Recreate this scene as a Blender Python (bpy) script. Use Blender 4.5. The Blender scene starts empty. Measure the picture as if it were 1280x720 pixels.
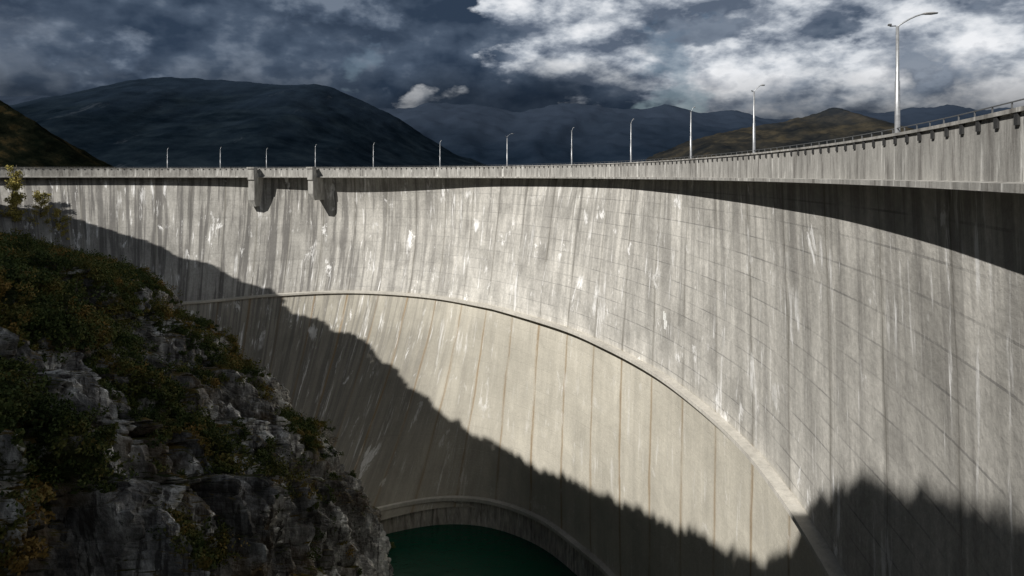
import bpy, math, random
import numpy as np
from mathutils import Vector, noise
from mathutils.bvhtree import BVHTree
random.seed(7); rng=np.random.default_rng(7)
F=853.0; HZ=219.5
scene=bpy.context.scene
scene.view_settings.view_transform='Standard'; scene.view_settings.look='None'; scene.view_settings.exposure=0
COL=scene.collection

# ------------------------------------------------------------ helpers
def mesh_obj(name,verts,faces,mat=None,smooth=False,parent=None,label=None,cat=None,kind=None):
    me=bpy.data.meshes.new(name); me.from_pydata([tuple(map(float,v)) for v in verts],[],[tuple(map(int,f)) for f in faces]); me.update()
    if smooth:
        me.polygons.foreach_set("use_smooth",[True]*len(me.polygons))
    ob=bpy.data.objects.new(name,me); COL.objects.link(ob)
    if mat: me.materials.append(mat)
    if parent: ob.parent=parent
    if label: ob["label"]=label
    if cat: ob["category"]=cat
    if kind: ob["kind"]=kind
    return ob
def quads_mesh(name,V,n,mat,**k):
    me=bpy.data.meshes.new(name)
    me.vertices.add(len(V)); me.vertices.foreach_set("co",V.astype(np.float32).ravel())
    me.loops.add(4*n); me.loops.foreach_set("vertex_index",np.arange(4*n,dtype=np.int32))
    me.polygons.add(n); me.polygons.foreach_set("loop_start",np.arange(0,4*n,4,dtype=np.int32))
    me.polygons.foreach_set("loop_total",np.full(n,4,dtype=np.int32)); me.update(calc_edges=True)
    me.materials.append(mat)
    ob=bpy.data.objects.new(name,me); COL.objects.link(ob)
    for a,b in k.items():
        if a=='parent': ob.parent=b
        else: ob[a]=b
    return ob
def new_mat(name):
    m=bpy.data.materials.new(name); m.use_nodes=True
    nt=m.node_tree; b=nt.nodes['Principled BSDF']; return m,nt,b
class NG:
    def __init__(s,nt): s.nt=nt
    def node(s,t,**k):
        n=s.nt.nodes.new(t)
        for a,b in k.items(): setattr(n,a,b)
        return n
    def link(s,a,b): s.nt.links.new(a,b)
    def val(s,n,i,v):
        if isinstance(v,(int,float)): n.inputs[i].default_value=v
        elif isinstance(v,(tuple,list)): n.inputs[i].default_value=v
        else: s.link(v,n.inputs[i])
    def math(s,op,a,b=0.0,c=None,clamp=False):
        n=s.node('ShaderNodeMath',operation=op); n.use_clamp=clamp
        s.val(n,0,a); s.val(n,1,b)
        if c is not None: s.val(n,2,c)
        return n.outputs[0]
    def xyz(s,x,y,z=0.0):
        n=s.node('ShaderNodeCombineXYZ'); s.val(n,0,x); s.val(n,1,y); s.val(n,2,z); return n.outputs[0]
    def noise(s,v,scale=1.0,detail=4,rough=.55,dist=0.0):
        n=s.node('ShaderNodeTexNoise'); s.link(v,n.inputs['Vector'])
        n.inputs['Scale'].default_value=scale; n.inputs['Detail'].default_value=detail
        n.inputs['Roughness'].default_value=rough; n.inputs['Distortion'].default_value=dist
        return n.outputs['Fac']
    def mapr(s,v,a,b,c=0.0,d=1.0):
        n=s.node('ShaderNodeMapRange'); s.val(n,0,v); n.inputs[1].default_value=a; n.inputs[2].default_value=b
        n.inputs[3].default_value=c; n.inputs[4].default_value=d; return n.outputs[0]
    def mix(s,f,a,b,mode='MIX'):
        n=s.node('ShaderNodeMix',data_type='RGBA',blend_type=mode)
        s.val(n,0,f); s.val(n,6,a); s.val(n,7,b); return n.outputs[2]
    def grey(s,v):
        n=s.node('ShaderNodeCombineColor')
        for k in range(3): s.link(v,n.inputs[k])
        return n.outputs[0]
    def ramp(s,v,stops):
        n=s.node('ShaderNodeValToRGB'); s.link(v,n.inputs[0]); e=n.color_ramp.elements
        while len(e)<len(stops): e.new(.5)
        for i,(p,c) in enumerate(stops): e[i].position=p; e[i].color=c
        return n.outputs[0]
def c4(r,g,b): return (r,g,b,1.0)

# ------------------------------------------------------------ dam plan curves
PC=np.array([-60.0,110.0])
def catmull(P,n=24):
    P=np.array(P,float); out=[]
    Q=np.vstack([2*P[0]-P[1],P,2*P[-1]-P[-2]])
    for i in range(1,len(Q)-2):
        for t in np.linspace(0,1,n,endpoint=False):
            a,b,c,d=Q[i-1],Q[i],Q[i+1],Q[i+2]
            out.append(.5*((2*b)+(c-a)*t+(2*a-5*b+4*c-d)*t*t+(3*b-a-3*c+d)*t**3))
    out.append(P[-1]); return np.array(out)
C0=[(-8,-34),(5,-12),(14.5,8),(21.6,28.4),(26.6,47),(30.2,70),(31.6,98),(29.6,131),(22.5,164),(8.8,193),(-18,226),(-54,249),(-95,262),(-135,265),(-175,257),(-215,237),(-250,205)]
C1=[(-8,-38),(5,-14),(16,8),(24,28),(30,48),(32.6,66.5),(34.2,81),(34.7,98.3),(33,117),(29.2,137.3),(22,158.6),(12.4,179),(-9.7,210),(-29.8,231.3),(-57.5,245.4),(-83,244.5),(-105.5,236),(-150,215),(-190,190),(-215,170)]
C2=[(-10,-40),(3,-16),(15,8),(23,28),(29.5,50),(32.5,75),(33,100),(30.5,128),(23.6,153.4),(18.5,164),(8.5,180),(-4.5,190),(-17,192.5),(-28,190),(-42,183),(-56,174),(-80,165),(-115,155),(-150,140),(-180,120)]
STEP=0.25
TH=np.radians(np.arange(-66,152.01,STEP))
def polar(C):
    D=catmull(C)-PC; a=np.unwrap(np.arctan2(D[:,1],D[:,0])); r=np.hypot(D[:,0],D[:,1])
    o=np.argsort(a); rr=np.interp(TH,a[o],r[o])
    for _ in range(2):
        k=np.ones(13)/13; pad=np.pad(rr,6,mode='edge')
        e=np.convolve(pad,k,mode='valid'); e[:6]=rr[:6]; e[-6:]=rr[-6:]; rr=e
    return rr
R0,R1,R2=polar(C0),polar(C1),polar(C2)
ZT,ZB=-0.6,-90.0
ZL=np.interp(np.degrees(TH),[60,110],[-39,-43])
OH=np.interp(np.degrees(TH),[-10,30,80],[2.3,2.3,4.0])
RF0=R0+OH
def rface(i,z):
    a,b,c=ZT,ZL[i],ZB
    return (RF0[i]*(z-b)*(z-c)/((a-b)*(a-c))+R1[i]*(z-a)*(z-c)/((b-a)*(b-c))+R2[i]*(z-a)*(z-b)/((c-a)*(c-b)))
def rface_t(th,z):
    f=(th-TH[0])/(TH[1]-TH[0]); i=int(max(0,min(len(TH)-2,math.floor(f)))); f-=i
    return rface(i,z)*(1-f)+rface(i+1,z)*f
def pt(i,r,z): return (PC[0]+r*math.cos(TH[i]),PC[1]+r*math.sin(TH[i]),z)
X0=PC[0]+R0*np.cos(TH); Y0=PC[1]+R0*np.sin(TH)
ARC=np.concatenate([[0],np.cumsum(np.hypot(np.diff(X0),np.diff(Y0)))])
tx=np.gradient(X0); ty=np.gradient(Y0); l=np.hypot(tx,ty); NX=-ty/l; NY=tx/l
if NX[len(NX)//3]*(PC[0]-X0[len(NX)//3])+NY[len(NX)//3]*(PC[1]-Y0[len(NX)//3])<0: NX,NY=-NX,-NY
def crest(i,n,z): return (X0[i]+NX[i]*n,Y0[i]+NY[i]*n,z)
def crest_s(s,n=0,z=0):
    x=np.interp(s,ARC,X0);y=np.interp(s,ARC,Y0);nx=np.interp(s,ARC,NX);ny=np.interp(s,ARC,NY)
    return Vector((x+nx*n,y+ny*n,z)),Vector((nx,ny,0)).normalized()
def hit(px,py):
    dx=(px-640)/F; dz=-(py-HZ)/F
    y=20.0
    while y<330:
        x=dx*y; z=dz*y; th=math.atan2(y-PC[1],x-PC[0])
        if math.hypot(x-PC[0],y-PC[1])>rface_t(th,z): return Vector((x,y,z))
        y+=0.25
    return Vector((dx*260,260,dz*260))

# ------------------------------------------------------------ materials
def concrete_face():
    m,nt,b=new_mat("dam_concrete"); g=NG(nt)
    uv=g.node('ShaderNodeUVMap'); sp=g.node('ShaderNodeSeparateXYZ'); g.link(uv.outputs[0],sp.inputs[0])
    u,v=sp.outputs[0],sp.outputs[1]
    M=g.math
    big=g.noise(g.xyz(M('MULTIPLY',u,.022),M('MULTIPLY',v,.035)),1,3,.6)
    mid=g.noise(g.xyz(M('MULTIPLY',u,.16),M('MULTIPLY',v,.10),12),1,5,.65,.6)
    st=g.noise(g.xyz(M('MULTIPLY',u,.38),M('MULTIPLY',v,.035),3.1),1,5,.64,.25)
    grain=g.noise(g.xyz(u,v,0),1.4,6,.72)
    low=g.mapr(v,-39.4,-38.6,1,0)
    base=g.mix(low,c4(.53,.512,.47),c4(.52,.49,.415))
    bw=13.5
    fu=M('DIVIDE',u,bw); fv=M('DIVIDE',v,2.9)
    wn=g.node('ShaderNodeTexWhiteNoise',noise_dimensions='2D'); g.link(g.xyz(M('FLOOR',fu),M('FLOOR',fv)),wn.inputs['Vector'])
    up_=M('SUBTRACT',1.0,M('MULTIPLY',low,.55))
    def vary(src,lo,hi):
        t=g.mapr(src,.3,.7,lo-1,hi-1); return M('ADD',1.0,M('MULTIPLY',t,up_))
    tone=M('ADD',1.0,M('MULTIPLY',M('MULTIPLY_ADD',wn.outputs['Value'],.09,-.045),up_))
    wn2=g.node('ShaderNodeTexWhiteNoise',noise_dimensions='1D'); g.link(M('FLOOR',fu),wn2.inputs['W'])
    tone=M('MULTIPLY',tone,M('MULTIPLY_ADD',wn2.outputs['Value'],.08,.96))
    tone=M('MULTIPLY',tone,g.mapr(big,.3,.7,.84,1.10))
    tone=M('MULTIPLY',tone,vary(mid,.68,1.2))
    tone=M('MULTIPLY',tone,vary(st,.82,1.13))
    tone=M('MULTIPLY',tone,vary(grain,.80,1.18))
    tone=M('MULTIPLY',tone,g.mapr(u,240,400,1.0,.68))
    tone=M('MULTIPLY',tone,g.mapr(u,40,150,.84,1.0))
    # the lower wall towards the far abutment is much darker
    far_low=M('MULTIPLY',g.mapr(u,195,290,0,1),g.mapr(v,-38,-52,0,1))
    tone=M('MULTIPLY',tone,M('SUBTRACT',1.0,M('MULTIPLY',far_low,.36)))
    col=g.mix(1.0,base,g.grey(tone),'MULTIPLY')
    # lift lines
    fr=M('FRACT',M('ADD',fv,M('MULTIPLY',grain,.06)))
    lift=M('LESS_THAN',fr,.065)
    lm=g.mapr(g.noise(g.xyz(M('MULTIPLY',u,.10),M('MULTIPLY',v,.3),5),1,4),.40,.60,.04,.52)
    lm=M('MULTIPLY',lm,M('SUBTRACT',1.0,M('MULTIPLY',low,.93)))
    lm=M('MULTIPLY',lm,g.mapr(u,160,330,1.0,.35))
    col=g.mix(M('MULTIPLY',lift,lm),col,c4(.11,.11,.11))
    # vertical joints: each one stained by a different amount
    wob=g.noise(g.xyz(u,M('MULTIPLY',v,.15),2),.5,4)
    fj=M('FRACT',M('ADD',fu,M('MULTIPLY',wob,.12)))
    d=M('ABSOLUTE',M('SUBTRACT',fj,.5))
    jl=g.mapr(d,.0,.055,1.0,0)
    wj=g.node('ShaderNodeTexWhiteNoise',noise_dimensions='1D'); g.link(M('ADD',M('FLOOR',fu),31.7),wj.inputs['W'])
    jm=g.mapr(g.noise(g.xyz(M('MULTIPLY',u,.6),M('MULTIPLY',v,.06),9),1,5,.66),.36,.55,.20,1.0)
    jm=M('MULTIPLY',jm,g.mapr(wj.outputs['Value'],0,1,.6,1.0))
    jcol=g.mix(low,c4(.20,.19,.165),c4(.27,.18,.085))
    col=g.mix(M('MULTIPLY',jl,jm),col,jcol)
    hl=M('LESS_THAN',d,.005)
    col=g.mix(M('MULTIPLY',hl,.38),col,c4(.12,.11,.09))
    # dark streaks
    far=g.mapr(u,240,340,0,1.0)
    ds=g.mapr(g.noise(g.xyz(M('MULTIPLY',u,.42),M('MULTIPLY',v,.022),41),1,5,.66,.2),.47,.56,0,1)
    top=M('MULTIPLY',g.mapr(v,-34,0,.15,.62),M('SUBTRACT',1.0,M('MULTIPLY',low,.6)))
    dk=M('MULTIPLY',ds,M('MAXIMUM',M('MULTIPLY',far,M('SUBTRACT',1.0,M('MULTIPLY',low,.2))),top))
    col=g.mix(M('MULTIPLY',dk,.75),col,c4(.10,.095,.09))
    # white mineral runs and blotches
    def white(su,sv,seed,lo,hi,amt,mlo,mhi):
        nonlocal col
        ws=g.mapr(g.noise(g.xyz(M('MULTIPLY',u,su),M('MULTIPLY',v,sv),seed),1,6,.70,.35),lo,hi,0,1)
        wm=g.mapr(g.noise(g.xyz(M('MULTIPLY',u,.05),M('MULTIPLY',v,.07),seed+7),1,4),mlo,mhi,0,amt)
        wf=M('MULTIPLY',g.mapr(mid,.33,.56,.4,1),M('SUBTRACT',1.0,M('MULTIPLY',low,M('SUBTRACT',.65,M('MULTIPLY',far,.65)))))
        col=g.mix(M('MULTIPLY',M('MULTIPLY',ws,wm),wf),col,c4(.88,.875,.86))
    white(.42,.05,21,.57,.63,.8,.48,.57)
    white(.17,.085,61,.595,.635,.9,.46,.53)
    white(.8,.08,101,.60,.66,.9,.44,.54)
    g.link(col,b.inputs['Base Color']); b.inputs['Roughness'].default_value=.9; b.inputs['Specular IOR Level'].default_value=.2
    bp=g.node('ShaderNodeBump'); bp.inputs['Strength'].default_value=.45; bp.inputs['Distance'].default_value=.25
    hh=M('SUBTRACT',grain,M('MULTIPLY',M('MAXIMUM',lift,hl),.5)); g.link(hh,bp.inputs['Height'])
    g.link(bp.outputs[0],b.inputs['Normal'])
    return m
def concrete_plain(name,col,dark=.5,stain=.7,bump=.3):
    m,nt,b=new_mat(name); g=NG(nt); tc=g.node('ShaderNodeTexCoord'); mp=g.node('ShaderNodeMapping'); g.link(tc.outputs['Object'],mp.inputs[0])
    mp.inputs['Scale'].default_value=(1.2,1.2,.25)
    n=g.noise(mp.outputs[0],1,6,.65); n2=g.noise(tc.outputs['Object'],.12,4); n3=g.noise(tc.outputs['Object'],5,4,.7)
    f=g.math('MULTIPLY',g.math('MULTIPLY',g.mapr(n,.3,.7,dark,1+(1-dark)*.6),g.mapr(n2,.3,.7,.8,1.15)),g.mapr(n3,.3,.7,.88,1.1))
    cl=g.mix(1.0,c4(*col),g.grey(f),'MULTIPLY')
    mp2=g.node('ShaderNodeMapping'); g.link(tc.outputs['Object'],mp2.inputs[0]); mp2.inputs['Scale'].default_value=(.8,.8,.1); mp2.inputs['Location'].default_value=(9,3,1)
    nn=g.noise(mp2.outputs[0],1,5,.7)
    cl=g.mix(g.mapr(nn,.53,.64,0,stain),cl,c4(.12,.11,.10))
    cl=g.mix(g.mapr(nn,.42,.34,0,stain*.95),cl,c4(.78,.77,.73))
    g.link(cl,b.inputs['Base Color']); b.inputs['Roughness'].default_value=.9
    bp=g.node('ShaderNodeBump'); bp.inputs['Strength'].default_value=bump; bp.inputs['Distance'].default_value=.08; g.link(n3,bp.inputs['Height']); g.link(bp.outputs[0],b.inputs['Normal'])
    return m
def plain(name,col,rough=.6,metal=0.0,var=.2):
    m,nt,b=new_mat(name); g=NG(nt); tc=g.node('ShaderNodeTexCoord'); n=g.noise(tc.outputs['Object'],3,4)
    g.link(g.mix(1.0,c4(*col),g.grey(g.mapr(n,.3,.7,1-var,1+var)),'MULTIPLY'),b.inputs['Base Color'])
    b.inputs['Roughness'].default_value=rough; b.inputs['Metallic'].default_value=metal; return m
M_face=concrete_face()
M_par=concrete_plain("parapet_concrete",(.37,.36,.335),.62,.75)
M_ledge=concrete_plain("ledge_concrete",(.53,.505,.45),.85,.2,.1)
M_pier=concrete_plain("pier_concrete",(.42,.41,.38),.6,.5)
M_dark=concrete_plain("weathered_concrete",(.24,.23,.21),.5)
M_plinth=concrete_plain("plinth_concrete",(.46,.43,.38),.5,.8)
M_asph=plain("asphalt",(.05,.05,.05),.9)
M_steel=plain("galvanised_steel",(.42,.43,.44),.45,.6)
M_rail=plain("rail_steel",(.16,.165,.17),.5,.4)
M_glass=plain("lamp_glass",(.3,.3,.3),.3)

# ------------------------------------------------------------ DAM
dam=bpy.data.objects.new("arch_dam",None); COL.objects.link(dam)
dam["label"]="tall curved grey concrete arch dam spanning a rocky gorge"; dam["category"]="dam"
N=len(TH)
zs=np.linspace(ZT,ZB-3,61)
V=[];Fc=[];UV=[]
for j,z in enumerate(zs):
    for i in range(N):
        V.append(pt(i,rface(i,z),z))
        zl=ZL[i]; vv=z*39/(-zl) if z>zl else -39+(z-zl)
        UV.append((ARC[i],vv))
for j in range(len(zs)-1):
    for i in range(N-1):
        a=j*N+i; Fc.append((a,a+1,a+N+1,a+N))
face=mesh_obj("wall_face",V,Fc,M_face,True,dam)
uvl=face.data.uv_layers.new(name="UVMap")
idx=np.empty(len(face.data.loops),int); face.data.loops.foreach_get("vertex_index",idx)
uvl.data.foreach_set("uv",np.array(UV)[idx].astype(np.float32).ravel())
def sweep(name,prof,fn,mat,closed=True,smooth=False):
    ii=list(range(N)); V=[];Fc=[];m=len(prof)
    for i in ii:
        for (a,z) in prof: V.append(fn(i,a,z))
    for q in range(len(ii)-1):
        for p in range(m if closed else m-1):
            a=q*m+p; b=q*m+(p+1)%m; Fc.append((a,b,b+m,a+m))
    if closed:
        Fc.append(tuple(range(m))); Fc.append(tuple(range((len(ii)-1)*m,len(ii)*m))[::-1])
    return mesh_obj(name,V,Fc,mat,smooth,dam)
sweep("crest_parapet",[(-4.4,-.95),(0.75,-.72),(.75,-.34),(0,-.28),(0,2.75),(-.45,2.75),(-.45,1.9),(-9.2,1.9),(-9.2,-.95)],crest,M_par)
sweep("parapet_cap",[(.15,2.753),(.15,2.95),(-.6,2.95),(-.6,2.753)],crest,M_par)
sweep("crest_road",[(-1.3,1.904),(-1.3,1.93),(-7.4,1.93),(-7.4,1.904)],crest,M_asph)
sweep("kerb",[(-.455,1.904),(-.455,2.05),(-1.296,2.05),(-1.296,1.904)],crest,M_dark)
sweep("upstream_wall",[(-8.8,1.904),(-8.8,2.95),(-9.15,2.95),(-9.15,1.904)],crest,M_par)
sweep("upstream_face",[(-9.0,-.96),(-12,-60),(-8,-110)],crest,M_dark,closed=False)
def box_local(o,n,t,a0,a1,w,z0,z1,V,Fc):
    b=len(V)
    for z in (z0,z1):
        for (aa,tt) in ((a0,-w/2),(a1,-w/2),(a1,w/2),(a0,w/2)):
            V.append((o.x+n.x*aa+t.x*tt,o.y+n.y*aa+t.y*tt,z))
    Fc+= [(b,b+3,b+2,b+1),(b+4,b+5,b+6,b+7),(b,b+1,b+5,b+4),(b+1,b+2,b+6,b+5),(b+2,b+3,b+7,b+6),(b+3,b,b+4,b+7)]
V=[];Fc=[]; s=2.0
while s<ARC[-1]-2:
    o,n=crest_s(s); t=Vector((-n.y,n.x,0))
    box_local(o,n,t,.003,.11,.42,2.2,2.75,V,Fc); s+=2.3
br=mesh_obj("cap_bracket",V,Fc,plain("notch_shade",(.03,.03,.03),.7),False,dam); br["kind"]="stuff"  # near-black colour stands in for shade in the notches under the cap
V=[];Fc=[]; s=1.0
while s<ARC[-1]-2:
    o,n=crest_s(s); t=Vector((-n.y,n.x,0))
    box_local(o,n,t,-.25,-.18,.05,2.95,3.3,V,Fc); s+=2.3
rp=mesh_obj("railing_posts",V,Fc,M_rail,False,dam); rp["kind"]="stuff"
sweep("top_rail",[(-.18,3.3),(-.18,3.35),(-.25,3.35),(-.25,3.3)],crest,M_rail)
def ledge_fn(i,a,z): return pt(i,rface(i,ZL[i])-a,ZL[i]+z)
sweep("inspection_walkway",[(-.4,-1.0),(1.3,-.9),(1.8,-.65),(1.8,.0),(-.4,.0)],ledge_fn,M_ledge)
def base_fn(i,a,z): return pt(i,R2[i]-a,z)
sweep("base_walkway",[(-.6,-91.4),(1.6,-91.1),(1.6,-90.2),(-.6,-90.2)],base_fn,M_ledge)
sweep("base_plinth",[(.7,-91.42),(.7,-104),(-6,-104),(-6,-91.42)],base_fn,M_plinth)
def nearest_s(px):
    best=min(range(N),key=lambda i:abs(640+F*X0[i]/max(Y0[i],1)-px)+(1000 if Y0[i]<15 else 0)); return float(ARC[best])
for px,w,zb in ((320,2.5,-11.8),(393,2.2,-9.2)):
    s=nearest_s(px); o,n=crest_s(s); t=Vector((-n.y,n.x,0)); V=[];Fc=[]
    prof=[(.8,2.6),(3.4,2.6),(3.4,-1.5),(2.9,-2.0),(2.9,zb+2.5),(1.8,zb),(-8,zb),(-8,1.0),(.8,1.0)]
    for sg in (-1,1):
        for a,z in prof: V.append((o.x+n.x*a+t.x*sg*w/2,o.y+n.y*a+t.y*sg*w/2,z))
    m=len(prof); Fc=[tuple(range(m)),tuple(range(m,2*m))[::-1]]+[(p,(p+1)%m,(p+1)%m+m,p+m) for p in range(m)]
    box_local(o,n,t,.8,3.7,w+.4,2.603,3.2,V,Fc)
    mesh_obj("gate_pier",V,Fc,M_pier,False,dam)
P=hit(832,402); th=math.atan2(P.y-PC[1],P.x-PC[0]); n=Vector((-math.cos(th),-math.sin(th),0)); t=Vector((-n.y,n.x,0))
V=[];Fc=[]
box_local(P.copy(),n,t,-.6,.16,.8,P.z-1.5,P.z+1.6,V,Fc); box_local(P+t*.55,n,t,-.5,.12,.5,P.z-.9,P.z+.3,V,Fc); box_local(P-t*.6,n,t,-.5,.13,.4,P.z+.2,P.z+1.9,V,Fc)
mesh_obj("repair_patch",V,Fc,plain("white_mortar",(.72,.72,.69),.9),False,dam)

# ------------------------------------------------------------ street lamps
def tube(path,rad,seg=10):
    V=[];Fc=[]
    for k,p in enumerate(path):
        d=(path[min(k+1,len(path)-1)]-path[max(k-1,0)]).normalized()
        up=Vector((0,1,0)) if abs(d.y)<.9 else Vector((1,0,0))
        a=d.cross(up).normalized(); b=d.cross(a)
        for q in range(seg):
            w=2*math.pi*q/seg; V.append(p+(a*math.cos(w)+b*math.sin(w))*rad[k])
    for k in range(len(path)-1):
        for q in range(seg):
            A=k*seg+q; B=k*seg+(q+1)%seg; Fc.append((A,B,B+seg,A+seg))
    Fc.append(tuple(range(seg))[::-1]); Fc.append(tuple(range((len(path)-1)*seg,len(path)*seg)))
    return V,Fc
def lamp_meshes():
    V,Fc=tube([Vector((0,0,z)) for z in (0,.25,.26,4.6,4.7,9.2)],[.24,.24,.19,.17,.13,.11])
    pole=mesh_obj("pole",V,Fc,M_steel,True)
    path=[Vector((0,0,9.1))]+[Vector((-x,0,9.2+.95*math.sin(min(1,x/1.9)*math.pi/2))) for x in (.12,.4,.8,1.2,1.5,1.75)]
    V,Fc=tube(path,[.06]*len(path),8); arm=mesh_obj("arm",V,Fc,M_steel,True)
    V=[];Fc=[]
    prof=[(-1.6,.09,.05),(-1.8,.2,.1),(-2.2,.24,.12),(-2.55,.14,.06)]
    for x,w,h in prof:
        for q in range(8):
            a=2*math.pi*q/8; V.append((x,w*math.cos(a),10.16+h*math.sin(a)))
    for k in range(3):
        for q in range(8):
            A=k*8+q;B=k*8+(q+1)%8;Fc.append((A,B,B+8,A+8))
    Fc+= [tuple(range(8))[::-1],tuple(range(24,32))]
    head=mesh_obj("lamp_head",V,Fc,M_glass,True)
    V=[];Fc=[]
    box_local(Vector((0,0,0)),Vector((1,0,0)),Vector((0,1,0)),.08,.5,.07,9.2,9.28,V,Fc)
    box_local(Vector((0,0,0)),Vector((1,0,0)),Vector((0,1,0)),.4,.6,.25,9.28,9.42,V,Fc)
    sb=mesh_obj("side_floodlight",V,Fc,M_rail,False)
    return [pole,arm,head,sb]
src=lamp_meshes()
tops={1115:30,940:113,862:139,787:153,713:163,633:170,549:178,467:181,393:183,332:187,274:186,208:187}
for k,px in enumerate((1115,940,862,787,713,633,549,467,393,332,274,208)):
    s=nearest_s(px); o,n=crest_s(s,-.28,2.7)
    e=bpy.data.objects.new("street_lamp",None); COL.objects.link(e)
    e.location=o; e.rotation_euler=(0,0,math.atan2(n.y,n.x))
    H=(HZ-tops[px])/F*o.y-2.7; hh=H/9.4
    arm=1.0 if px in (1115,633) else (.55 if px==940 else .3)
    e.scale=(arm,arm if arm>.9 else .8,hh)
    e["label"]="tall grey steel street lamp with curved arm on dam crest"; e["category"]="street lamp"; e["group"]="street lamps along the dam crest"
    for so in src:
        c=so if k==0 else so.copy()
        if k: COL.objects.link(c)
        c.parent=e
        if so is src[0]: c.scale=(1/arm,1,1)

# ------------------------------------------------------------ SUN
SV=Vector((-.60,-.48,.64)).normalized()
sun=bpy.data.lights.new("sun","SUN"); sun.energy=5; sun.angle=math.radians(.4); sun.color=(1,.965,.915)
so=bpy.data.objects.new("sun",sun); COL.objects.link(so); so.rotation_euler=SV.to_track_quat('Z','Y').to_euler()

# ------------------------------------------------------------ ridge fitted to the shadow it throws
edge=[(10,258),(90,272),(200,308),(222,322),(262,330),(300,352),(332,360),(352,372),(362,392),(384,396),(404,402),(414,414),(440,418),(462,432),(474,450),(494,462),(512,486),(534,498),(552,520),(572,528),(590,546),(612,550),(640,566),(676,590),(700,594),(730,610),(760,622),(800,638),(830,655),(880,672),(905,688),(950,702),(985,694),(1000,678),(1008,645),(1016,630),(1030,622),(1050,616),(1070,606),(1090,606),(1110,614),(1150,616),(1180,628),(1210,632),(1240,646),(1280,654)]
RG=[]
for (px,py) in edge:
    P=hit(px,py)
    xr=np.interp(px,[30,400,1000,1280],[-222,-172,-98,-88])
    t=(P.x-xr)/(-SV.x); Q=P+SV*t; RG.append((Q.y,Q.x,Q.z))
RG.sort(); RG=np.array(RG)
def ridge(y):
    ry=RG[:,0]
    z=float(np.interp(y,ry,RG[:,2])); x=float(np.interp(y,ry,RG[:,1]))
    if y>ry[-1]: x=RG[-1,1]-(y-ry[-1])*.9; z=RG[-1,2]-(y-ry[-1])*1.3
    if y<ry[0]: z=RG[0,2]+(ry[0]-y)*.1
    return x,z

# ------------------------------------------------------------ LEFT HILLSIDE (cross-section with ledges and drops)
K=np.array([(0,298),(70,314),(130,330),(182,344),(212,364),(224,392),(254,404),(282,426),(296,458),(328,468),(350,488),(366,522),(400,534),(422,556),(434,592),(462,604),(488,646),(515,720)],float)
ys=np.concatenate([np.arange(-170,40,1.2),np.arange(40,262,.5)])
sj=np.concatenate([np.linspace(-1,0,36,endpoint=False),np.linspace(0,1,370,endpoint=False),np.linspace(1,1.25,36)])
kk=np.concatenate([[0],np.cumsum(np.hypot(np.diff(K[:,0]),np.diff(K[:,1])))]); kk/=kk[-1]
VV=np.zeros((len(ys),len(sj),3)); VG=np.zeros((len(ys),len(sj)))
def slab(p,s,st,warp):
    q=Vector((p.x*s*.7+warp,p.y*s+warp*.5,p.z*s*st))
    d,pts=noise.voronoi(q)
    c=pts[0]; h=math.sin(c.x*12.9898+c.y*78.233+c.z*37.719)*43758.5453
    h-=math.floor(h)
    e=min(1,(d[1]-d[0])*6)
    return (h-.5)*1.9+(q.y-c.y)*.9-(1-e)*.8
for a,y in enumerate(ys):
    yc=max(y,50); sh=.0013*max(0,235-y)**2 if y>50 else .0013*185**2
    rx,rz=ridge(y)
    tx_,tz_=(-640/F*yc-sh,-(K[0,1]-HZ)/F*yc)
    wa=.085*noise.fractal(Vector((y*.035,4.2,0)),.9,2.1,5)
    for b,q in enumerate(sj):
        if q<0:
            w=-q; x=tx_+(rx-tx_)*w; z=tz_+(rz-tz_)*(w**1.25); env=1-w**2
        elif q<=1:
            qq=min(1,max(0,q+wa*4*q*(1-q)))
            px=np.interp(qq,kk,K[:,0]); py=np.interp(qq,kk,K[:,1]); x=(px-640)/F*yc-sh; z=-(py-HZ)/F*yc; env=1
        else:
            px,py=K[-1]; x=(px-640)/F*yc-sh; z=-(py-HZ)/F*yc; w=(q-1)/.25; z=z+min(0,(-112-z))*w; x+=w*8; env=1
        p=Vector((x,y,z))
        if q<-.9:
            d=noise.fractal(Vector((y*.09,1.5,0)),.8,2.2,5)*2.6-1.4
        elif q<-.5:
            d=(noise.fractal(p*.026,1.0,2.1,3)*7-2)*(.15+.85*env)
        else:
            top=max(0,1-q/.36) if q>=0 else 1
            n1=noise.fractal(p*.026,1.0,2.1,3)
            rb=abs(noise.fractal(Vector((x*.012+3,y*.06+z*.012,z*.010)),1.0,2.0,3))
            rk=1-.75*top
            wz=noise.fractal(p*.09,1,2,2)
            sl=slab(p,.09,.16,n1*.6+wz*.25)*3.6+slab(p,.23,.20,n1+wz*.4)*2.1+slab(p,.6,.34,wz)*.85
            r2=noise.fractal(p*.6,.8,2.2,3)
            d=(n1*(5-2*top)-rb*11+1.8+sl*rk+r2*.5)*(.15+.85*env)
            if y>205: d*=.85
            d-=.7+1.2*top
        VV[a,b]=(x+d*.9,y-d*.25,z+d*.2)
        vg=noise.fractal(Vector((x*.05,y*.05,z*.05+7)),1.0,2.1,4)
        VG[a,b]=np.clip((.66+.40*np.clip((170-y)/100,0,1)-max(q,0)*1.05)*2.3+vg*1.8+.1,0,1)
na,nb=len(ys),len(sj)
Fc=[(a*nb+b,(a+1)*nb+b,(a+1)*nb+b+1,a*nb+b+1) for a in range(na-1) for b in range(nb-1)]
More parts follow.
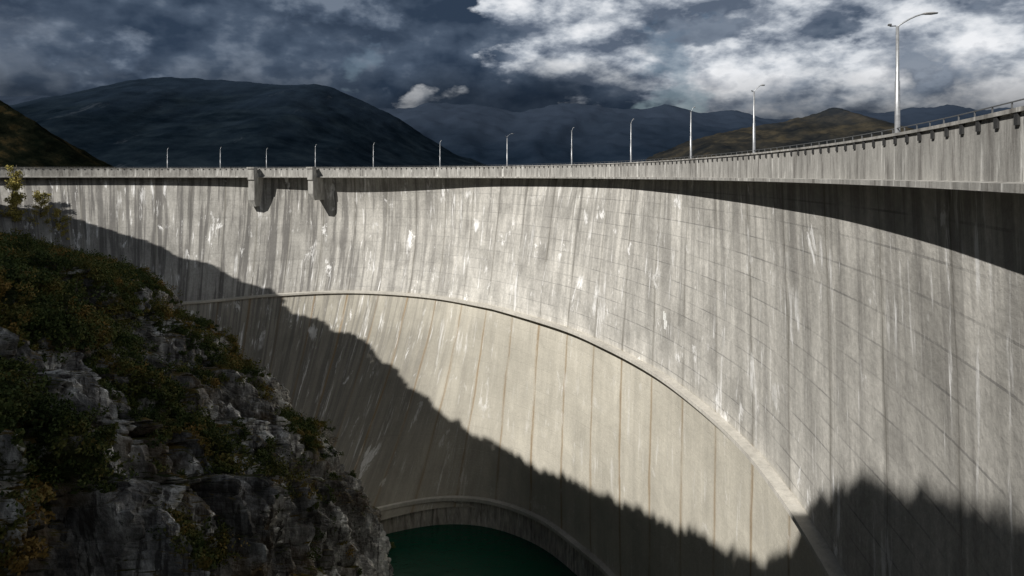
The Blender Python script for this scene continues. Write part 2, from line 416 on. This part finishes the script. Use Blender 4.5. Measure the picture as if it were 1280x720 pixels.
def rock_mat():
    m,nt,b=new_mat("rocky_slope"); g=NG(nt); tc=g.node('ShaderNodeTexCoord'); ob=tc.outputs['Object']
    at=g.node('ShaderNodeAttribute',attribute_name="veg"); vg=at.outputs['Fac']
    mpa=g.node('ShaderNodeMapping'); g.link(ob,mpa.inputs[0]); mpa.inputs['Scale'].default_value=(.17,.17,.07)
    n=g.noise(mpa.outputs[0],1,9,.66); n2=g.noise(ob,.09,3); n3=g.noise(ob,1.8,5,.70)
    rock=g.ramp(n,[(.38,c4(.08,.077,.072)),(.46,c4(.21,.205,.198)),(.53,c4(.42,.41,.395)),(.585,c4(.90,.89,.86))])
    rock=g.mix(1.0,rock,g.grey(g.mapr(n3,.3,.7,.6,1.3)),'MULTIPLY')
    mp=g.node('ShaderNodeMapping'); g.link(ob,mp.inputs[0]); mp.inputs['Scale'].default_value=(.8,.8,.07)
    sk=g.mapr(g.noise(mp.outputs[0],1,5,.66),.53,.59,0,.8); rock=g.mix(sk,rock,c4(.055,.05,.046))
    sp0=g.node('ShaderNodeSeparateXYZ'); g.link(ob,sp0.inputs[0])
    pale=g.math('MULTIPLY',g.mapr(sp0.outputs[1],150,200,0,.85),g.mapr(n3,.45,.54,0,1))
    rock=g.mix(pale,rock,c4(.72,.70,.66))
    ru=g.mapr(n2,.54,.66,0,.5); rock=g.mix(ru,rock,c4(.17,.11,.05))
    moss=g.ramp(g.noise(ob,.16,5,.6),[(.35,c4(.028,.036,.012)),(.48,c4(.055,.060,.018)),(.57,c4(.14,.10,.028)),(.70,c4(.22,.155,.055))])
    ge=g.node('ShaderNodeNewGeometry'); sp=g.node('ShaderNodeSeparateXYZ'); g.link(ge.outputs['Normal'],sp.inputs[0])
    f=g.math('ADD',g.mapr(sp.outputs[2],.35,.85,-.45,.5),g.math('MULTIPLY',g.math('SUBTRACT',n2,.5),1.5))
    f=g.math('ADD',f,vg); f=g.mapr(g.math('ADD',f,g.math('MULTIPLY',g.math('SUBTRACT',n3,.5),1.0)),.38,.56,0,1)
    g.link(g.mix(f,rock,moss),b.inputs['Base Color']); b.inputs['Roughness'].default_value=.95; b.inputs['Specular IOR Level'].default_value=.2
    h=g.math('ADD',g.math('MULTIPLY',n,1.2),g.math('MULTIPLY',n3,.5))
    bp=g.node('ShaderNodeBump'); bp.inputs['Strength'].default_value=.8; bp.inputs['Distance'].default_value=.8; g.link(h,bp.inputs['Height']); g.link(bp.outputs[0],b.inputs['Normal'])
    return m
M_rock=rock_mat()
hill=mesh_obj("rocky_hillside",VV.reshape(-1,3),Fc,M_rock,False,kind="structure")
at=hill.data.attributes.new("veg","FLOAT","POINT"); at.data.foreach_set("value",VG.ravel().astype(np.float32))

# ------------------------------------------------------------ vegetation
def leaf_mat(name,stops,sc=.35):
    m,nt,b=new_mat(name); g=NG(nt); tc=g.node('ShaderNodeTexCoord')
    n=g.noise(tc.outputs['Object'],sc,3,.5); n2=g.noise(tc.outputs['Object'],2.5,1)
    c=g.ramp(g.math('ADD',g.math('MULTIPLY',n,.8),g.math('MULTIPLY',n2,.2)),stops)
    g.link(c,b.inputs['Base Color']); b.inputs['Roughness'].default_value=.8; b.inputs['Specular IOR Level'].default_value=.2; return m
M_shrub=leaf_mat("shrub_leaves",[(.34,c4(.026,.042,.013)),(.48,c4(.062,.084,.023)),(.55,c4(.12,.12,.032)),(.61,c4(.22,.145,.04)),(.74,c4(.28,.17,.05))],.10)
M_leaf=leaf_mat("autumn_leaves",[(.3,c4(.12,.115,.03)),(.5,c4(.30,.26,.07)),(.7,c4(.50,.40,.13))])
M_bark=plain("bark",(.09,.075,.06),.9)
def leaves(centers,radii,per,size,squash=.8):
    C=np.repeat(centers,per,axis=0); R=np.repeat(radii,per)
    d=rng.normal(size=(len(C),3)); d/=np.linalg.norm(d,axis=1)[:,None]
    rr=R*rng.uniform(.45,1.05,len(C)); P=C+d*rr[:,None]*np.array([1,1,squash])
    a=rng.normal(size=(len(C),3)); a/=np.linalg.norm(a,axis=1)[:,None]
    b=np.cross(a,rng.normal(size=(len(C),3))); b/=np.linalg.norm(b,axis=1)[:,None]
    s=(size*rng.uniform(.5,1.3,len(C)))[:,None]
    V=np.stack([P-a*s,P+b*s*.6,P+a*s,P-b*s*.6],axis=1).reshape(-1,3)
    return V,len(C)
cen=[];rad=[]
flat=VV.reshape(-1,3); vgf=VG.ravel()
sel=np.where((vgf>.2)&(flat[:,1]>45)&(flat[:,1]<256)&(flat[:,0]>-.92*flat[:,1]))[0]
wts=vgf[sel]**1.2*np.clip(flat[sel,1]/150,.5,1.2); wts/=wts.sum()
for c in rng.choice(sel,12000,replace=True,p=wts):
    p=flat[c]; nz=noise.fractal(Vector(p)*.08,1,2,3)
    if nz<-.36: continue
    k_=.75 if p[1]>190 else 1.0
    r=rng.uniform(.5,1.4)*(1+.4*nz)*k_
    if rng.random()<.13: r*=1.8
    for _ in range(4):
        cen.append(p+np.array([rng.normal()*r*.6,rng.normal()*r*.6,r*.35+abs(rng.normal())*r*.5])); rad.append(r*rng.uniform(.45,.85))
sel2=np.where((flat[:,1]>110)&(flat[:,1]<205)&(flat[:,2]<-35)&(flat[:,0]>-100))[0]
for c in rng.choice(sel2,420):
    p=flat[c]; r=rng.uniform(.5,1.6)
    if noise.fractal(Vector(p)*.05,1,2,3)<.02: continue
    for _ in range(5):
        cen.append(p+np.array([rng.normal()*r*.6,rng.normal()*r*.6,r*.35+abs(rng.normal())*r*.5])); rad.append(r*rng.uniform(.45,.85))
V,n=leaves(np.array(cen),np.array(rad),29,.25)
quads_mesh("shrub_cover",V,n,M_shrub,kind="stuff",label="dark green and ochre shrubs covering the rocky slope",category="shrubs")
cen=[];rad=[]
yy=-165.0
while yy<RG[-1,0]:
    x,z=ridge(yy); h=random.uniform(.8,1.5)
    for q in range(3):
        f=q/2; cen.append((x+random.uniform(-1,1),yy+random.uniform(-.7,.7),z-2.0+h*f)); rad.append(h*.65*(1-f*.3)+.35)
    yy+=random.uniform(.35,1.0)
V,n=leaves(np.array(cen),np.array(rad),50,.42,.9)
quads_mesh("ridge_woodland",V,n,M_shrub,kind="stuff",label="dark trees growing along the mountain ridge",category="trees")

bvh=BVHTree.FromPolygons([tuple(v) for v in flat],Fc)
def ground(x,y):
    h=bvh.ray_cast(Vector((x,y,300)),Vector((0,0,-1))); return h[0].z if h[0] else -20
def tree(x,y,h,slim,label,mat):
    z=ground(x,y)-.4
    e=bpy.data.objects.new("tree",None); COL.objects.link(e); e.location=(x,y,z)
    e["label"]=label; e["category"]="tree"
    path=[Vector((math.sin(k*1.3)*.02*h*k/6,math.cos(k*1.1)*.02*h*k/6,h*.95*k/6)) for k in range(7)]
    V,Fc=tube(path,[h*.015*(1-k/7.5) for k in range(7)],8)
    cs=[];rs=[]
    for q in range(int(18+h*.8)):
        f=random.uniform(.15,.97); a=random.uniform(0,6.28); L=h*slim*(1-f*.75)*random.uniform(.5,1)
        st=Vector((0,0,h*f*.92)); en=st+Vector((math.cos(a)*L,math.sin(a)*L,L*.45))
        v,fc=tube([st,(st+en)/2+Vector((0,0,.05*L)),en],[h*.006,h*.004,h*.002],5)
        o=len(V); V=list(V)+v; Fc=Fc+[tuple(i+o for i in f_) for f_ in fc]
        for w in (.5,.75,1.0):
            cs.append(st.lerp(en,w)); rs.append(h*random.uniform(.03,.06))
    mesh_obj("trunk",V,Fc,M_bark,True,e)
    Vl,n=leaves(np.array([tuple(c) for c in cs]),np.array(rs),34,h*.008+.08)
    quads_mesh("crown",Vl,n,mat,parent=e)
for (px,y,top_,sl,lab,mt) in ((17,243,180,.18,"tall yellow green tree on the rocky abutment",M_leaf),(52,246,232,.34,"small leafy tree with pale autumn leaves beside dam",M_leaf),
      (75,244,256,.4,"low bushy tree at the foot of dam wall",M_leaf),(35,150,288,.3,"small dark green tree on the rocky slope",M_shrub),(150,165,325,.35,"small dark green tree on the rocky slope",M_shrub),(95,120,340,.35,"small dark green tree on the rocky slope",M_shrub)):
    x=(px-640)/F*y; zt=-(top_-HZ)/F*y; h=max(4,min(32,zt-ground(x,y)))
    tree(x,y,h,sl,lab,mt)

# ------------------------------------------------------------ water, ground
def water(name,col,verts,faces):
    m,nt,b=new_mat(name+"_mat"); g=NG(nt); tc=g.node('ShaderNodeTexCoord')
    b.inputs['Base Color'].default_value=c4(*col); b.inputs['Roughness'].default_value=.18; b.inputs['Specular IOR Level'].default_value=.3
    n=g.noise(tc.outputs['Object'],.35,5,.6); bp=g.node('ShaderNodeBump'); bp.inputs['Strength'].default_value=.5; bp.inputs['Distance'].default_value=.3
    g.link(n,bp.inputs['Height']); g.link(bp.outputs[0],b.inputs['Normal'])
    return mesh_obj(name,verts,faces,m,kind="structure")
water("river_water",(.005,.05,.03),[(-120,-200,-98),(60,-200,-98),(60,215,-98),(-120,215,-98)],[(0,1,2,3)])
V=[crest(i,-9.5,-8) for i in range(0,N,12)]
V2=[(PC[0]+9000*math.cos(TH[i]),PC[1]+9000*math.sin(TH[i]),-8) for i in range(0,N,12)]; m=len(V)
water("reservoir_water",(.01,.05,.05),V+V2,[(k,k+1,m+k+1,m+k) for k in range(m-1)])
mesh_obj("ground",[(-15000,-15000,-113),(15000,-15000,-113),(15000,15000,-113),(-15000,15000,-113)],[(0,1,2,3)],plain("earth",(.08,.075,.05),.95),kind="structure")

# ------------------------------------------------------------ mountains
def mtn_mat(name,stops,scale,bump=12,haze=None,z0=0,z1=1,scar=False):
    m,nt,b=new_mat(name); g=NG(nt); tc=g.node('ShaderNodeTexCoord'); ob=tc.outputs['Object']
    n=g.noise(ob,scale,7,.66)
    col=g.ramp(n,stops)
    if scar:
        mp=g.node('ShaderNodeMapping'); g.link(ob,mp.inputs[0]); mp.inputs['Scale'].default_value=(.016,.003,.003)
        s1=g.mapr(g.noise(mp.outputs[0],1,6,.7),.64,.71,0,.45); col=g.mix(s1,col,c4(.045,.053,.063))
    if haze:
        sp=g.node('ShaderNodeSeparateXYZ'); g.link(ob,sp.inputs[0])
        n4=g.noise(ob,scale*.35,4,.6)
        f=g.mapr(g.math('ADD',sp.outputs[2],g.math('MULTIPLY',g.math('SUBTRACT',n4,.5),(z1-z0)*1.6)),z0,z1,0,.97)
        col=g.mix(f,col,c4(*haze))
    g.link(col,b.inputs['Base Color']); b.inputs['Roughness'].default_value=1; b.inputs['Specular IOR Level'].default_value=0
    bp=g.node('ShaderNodeBump'); bp.inputs['Strength'].default_value=.3; bp.inputs['Distance'].default_value=bump; g.link(g.noise(ob,scale*8,4,.7),bp.inputs['Height']); g.link(bp.outputs[0],b.inputs['Normal'])
    return m
def mountain(name,Yc,prof,W,mat,amp,nx=420,ny=110,base=-12,seed=0,gx=2.2,rough=.06):
    prof=np.array(prof,float); xs=np.linspace((prof[0,0]-640)/F*Yc,(prof[-1,0]-640)/F*Yc,nx)
    px=640+F*xs/Yc; hs=(HZ-np.interp(px,prof[:,0],prof[:,1]))/F*Yc
    k=np.ones(7)/7; hs=np.convolve(np.pad(hs,3,mode='edge'),k,mode='valid')
    V=[]
    for a in range(nx):
        for b in range(ny):
            q=b/(ny-1)*2-1; y=Yc+q*W; e=max(0,1-abs(q))
            wrp=noise.noise(Vector((xs[a]*1.5/W,y*1.5/W,seed)))*.5
            r=noise.ridged_multi_fractal(Vector((xs[a]*gx/W+wrp,y*.7/W,seed)),1.1,2.1,7,1.0,2.0)-1.1
            f=noise.fractal(Vector((xs[a]*14/W,y*14/W,seed)),.8,2.1,5)
            h=base+(hs[a]-base)*e**.9+amp*r*e*(1-e)*1.8+amp*rough*f*min(1,e*3)
            V.append((xs[a],y,h))
    Fc=[(a*ny+b,(a+1)*ny+b,(a+1)*ny+b+1,a*ny+b+1) for a in range(nx-1) for b in range(ny-1)]
    return mesh_obj(name,V,Fc,mat,True,kind="structure")
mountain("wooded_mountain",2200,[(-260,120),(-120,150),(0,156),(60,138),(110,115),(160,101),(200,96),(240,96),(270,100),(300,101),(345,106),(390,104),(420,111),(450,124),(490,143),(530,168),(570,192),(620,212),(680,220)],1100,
  mtn_mat("forest_far",[(.38,c4(.0030,.0060,.0098)),(.52,c4(.0060,.0104,.0155)),(.66,c4(.0105,.0165,.0225))],.012,5,(.017,.027,.043),120,390,True),60,seed=3,rough=.10)  # dark blue colours stand in for cloud shadow; tops fade to painted haze
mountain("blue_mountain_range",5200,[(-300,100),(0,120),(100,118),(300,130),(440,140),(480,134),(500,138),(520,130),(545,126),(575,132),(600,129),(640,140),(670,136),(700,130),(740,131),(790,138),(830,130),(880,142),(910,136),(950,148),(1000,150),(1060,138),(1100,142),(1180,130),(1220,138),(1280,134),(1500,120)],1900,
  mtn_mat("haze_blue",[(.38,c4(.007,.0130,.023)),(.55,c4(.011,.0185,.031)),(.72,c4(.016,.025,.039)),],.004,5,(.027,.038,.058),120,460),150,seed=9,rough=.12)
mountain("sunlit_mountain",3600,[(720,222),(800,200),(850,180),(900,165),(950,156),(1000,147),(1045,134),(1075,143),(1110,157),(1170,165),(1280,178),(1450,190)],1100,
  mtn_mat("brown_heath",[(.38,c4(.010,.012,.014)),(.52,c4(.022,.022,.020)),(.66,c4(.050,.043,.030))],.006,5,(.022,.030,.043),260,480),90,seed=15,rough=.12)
mountain("dark_hill",470,[(-420,-20),(-200,40),(-90,85),(0,125),(40,150),(80,180),(112,205),(150,228),(200,235)],120,
  mtn_mat("forest_near",[(.40,c4(.003,.0045,.003)),(.54,c4(.009,.010,.006)),(.66,c4(.034,.026,.012))],.07,2),5,nx=260,ny=80,seed=21,rough=.25)

# ------------------------------------------------------------ sky: layered storm clouds
w=bpy.data.worlds.new("World"); scene.world=w; w.use_nodes=True; nt=w.node_tree; g=NG(nt)
for n in list(nt.nodes): nt.nodes.remove(n)
M=g.math
out=g.node('ShaderNodeOutputWorld')
sky=g.node('ShaderNodeTexSky'); sky.sky_type='NISHITA'; sky.sun_disc=False
sky.sun_elevation=math.asin(SV.z); sky.sun_rotation=math.atan2(SV.x,SV.y)
b1=g.node('ShaderNodeBackground'); b1.inputs[1].default_value=.05; g.link(sky.outputs[0],b1.inputs[0])
tc=g.node('ShaderNodeTexCoord'); sp=g.node('ShaderNodeSeparateXYZ'); g.link(tc.outputs['Generated'],sp.inputs[0])
X,Y,Z=sp.outputs
def cn(dx,dz,sc,det,r,zs=1.7): return g.noise(g.xyz(M('ADD',X,dx),Y,M('MULTIPLY_ADD',Z,zs,dz)),sc,det,r)
lr=g.mapr(X,-.55,.45,0,1)
n0=cn(.3,1.7,2.2,7,.55); n0b=cn(.288,1.73,2.2,5,.55)
base=g.ramp(M('ADD',M('ADD',n0,M('MULTIPLY',M('SUBTRACT',lr,.5),.15)),M('MULTIPLY',M('SUBTRACT',n0,n0b),1.6)),[(.38,c4(.024,.038,.064)),(.50,c4(.066,.090,.130)),(.60,c4(.18,.215,.27))])
nA=cn(0,0,4.3,11,.56,2.1); nAb=cn(-.010,.034,4.3,9,.56,2.1)
thr=M('ADD',nA,M('MULTIPLY',M('SUBTRACT',lr,.72),.30))
mA=g.mapr(thr,.462,.500,0,1)
shA=M('ADD',thr,M('MULTIPLY',M('SUBTRACT',nA,nAb),1.3))
cA=g.ramp(shA,[(.42,c4(.095,.12,.165)),(.50,c4(.23,.262,.315)),(.57,c4(.44,.475,.525)),(.64,c4(.68,.705,.74)),(.73,c4(.86,.87,.89))])
cl=g.mix(mA,base,cA)
nB=cn(5.2,2.3,3.3,9,.56); nBb=cn(5.19,2.33,3.3,6,.56)
mB=g.mapr(M('SUBTRACT',nB,M('MULTIPLY',M('SUBTRACT',lr,.5),.09)),.52,.585,0,.9)
cB=g.ramp(M('ADD',nB,M('MULTIPLY',M('SUBTRACT',nB,nBb),1.8)),[(.48,c4(.030,.044,.070)),(.58,c4(.070,.094,.135)),(.68,c4(.17,.205,.26))])
cl=g.mix(mB,cl,cB)
hz=g.mapr(M('ADD',Z,M('MULTIPLY',M('SUBTRACT',nB,.5),.20)),.09,.155,.30,1.0)
hi=g.mapr(Z,.28,.5,1.0,.42)
cl=g.mix(1.0,cl,g.grey(M('MULTIPLY',hz,hi)),'MULTIPLY')
cl=g.mix(1.0,cl,c4(.005,.009,.016),'ADD')
b2=g.node('ShaderNodeBackground'); g.link(cl,b2.inputs[0]); b2.inputs[1].default_value=1.0
gapn=M('SUBTRACT',cn(0,5.0,3.2,6,.6),M('MULTIPLY',M('SUBTRACT',1.0,lr),.15))
gap=M('MAXIMUM',g.mapr(gapn,.53,.57,1.0,.45),mB)
mx=g.node('ShaderNodeMixShader'); g.link(gap,mx.inputs[0]); g.link(b1.outputs[0],mx.inputs[1]); g.link(b2.outputs[0],mx.inputs[2]); g.link(mx.outputs[0],out.inputs[0])
w.cycles.sampling_method='MANUAL'; w.cycles.sample_map_resolution=512

# ------------------------------------------------------------ camera
cam=bpy.data.cameras.new("camera"); co=bpy.data.objects.new("camera",cam); COL.objects.link(co)
co.location=(0,0,0); co.rotation_euler=(math.radians(90),0,0)
cam.sensor_width=36; cam.lens=36*F/1280; cam.shift_y=-(360-HZ)/1280; cam.clip_start=.5; cam.clip_end=40000
scene.camera=co
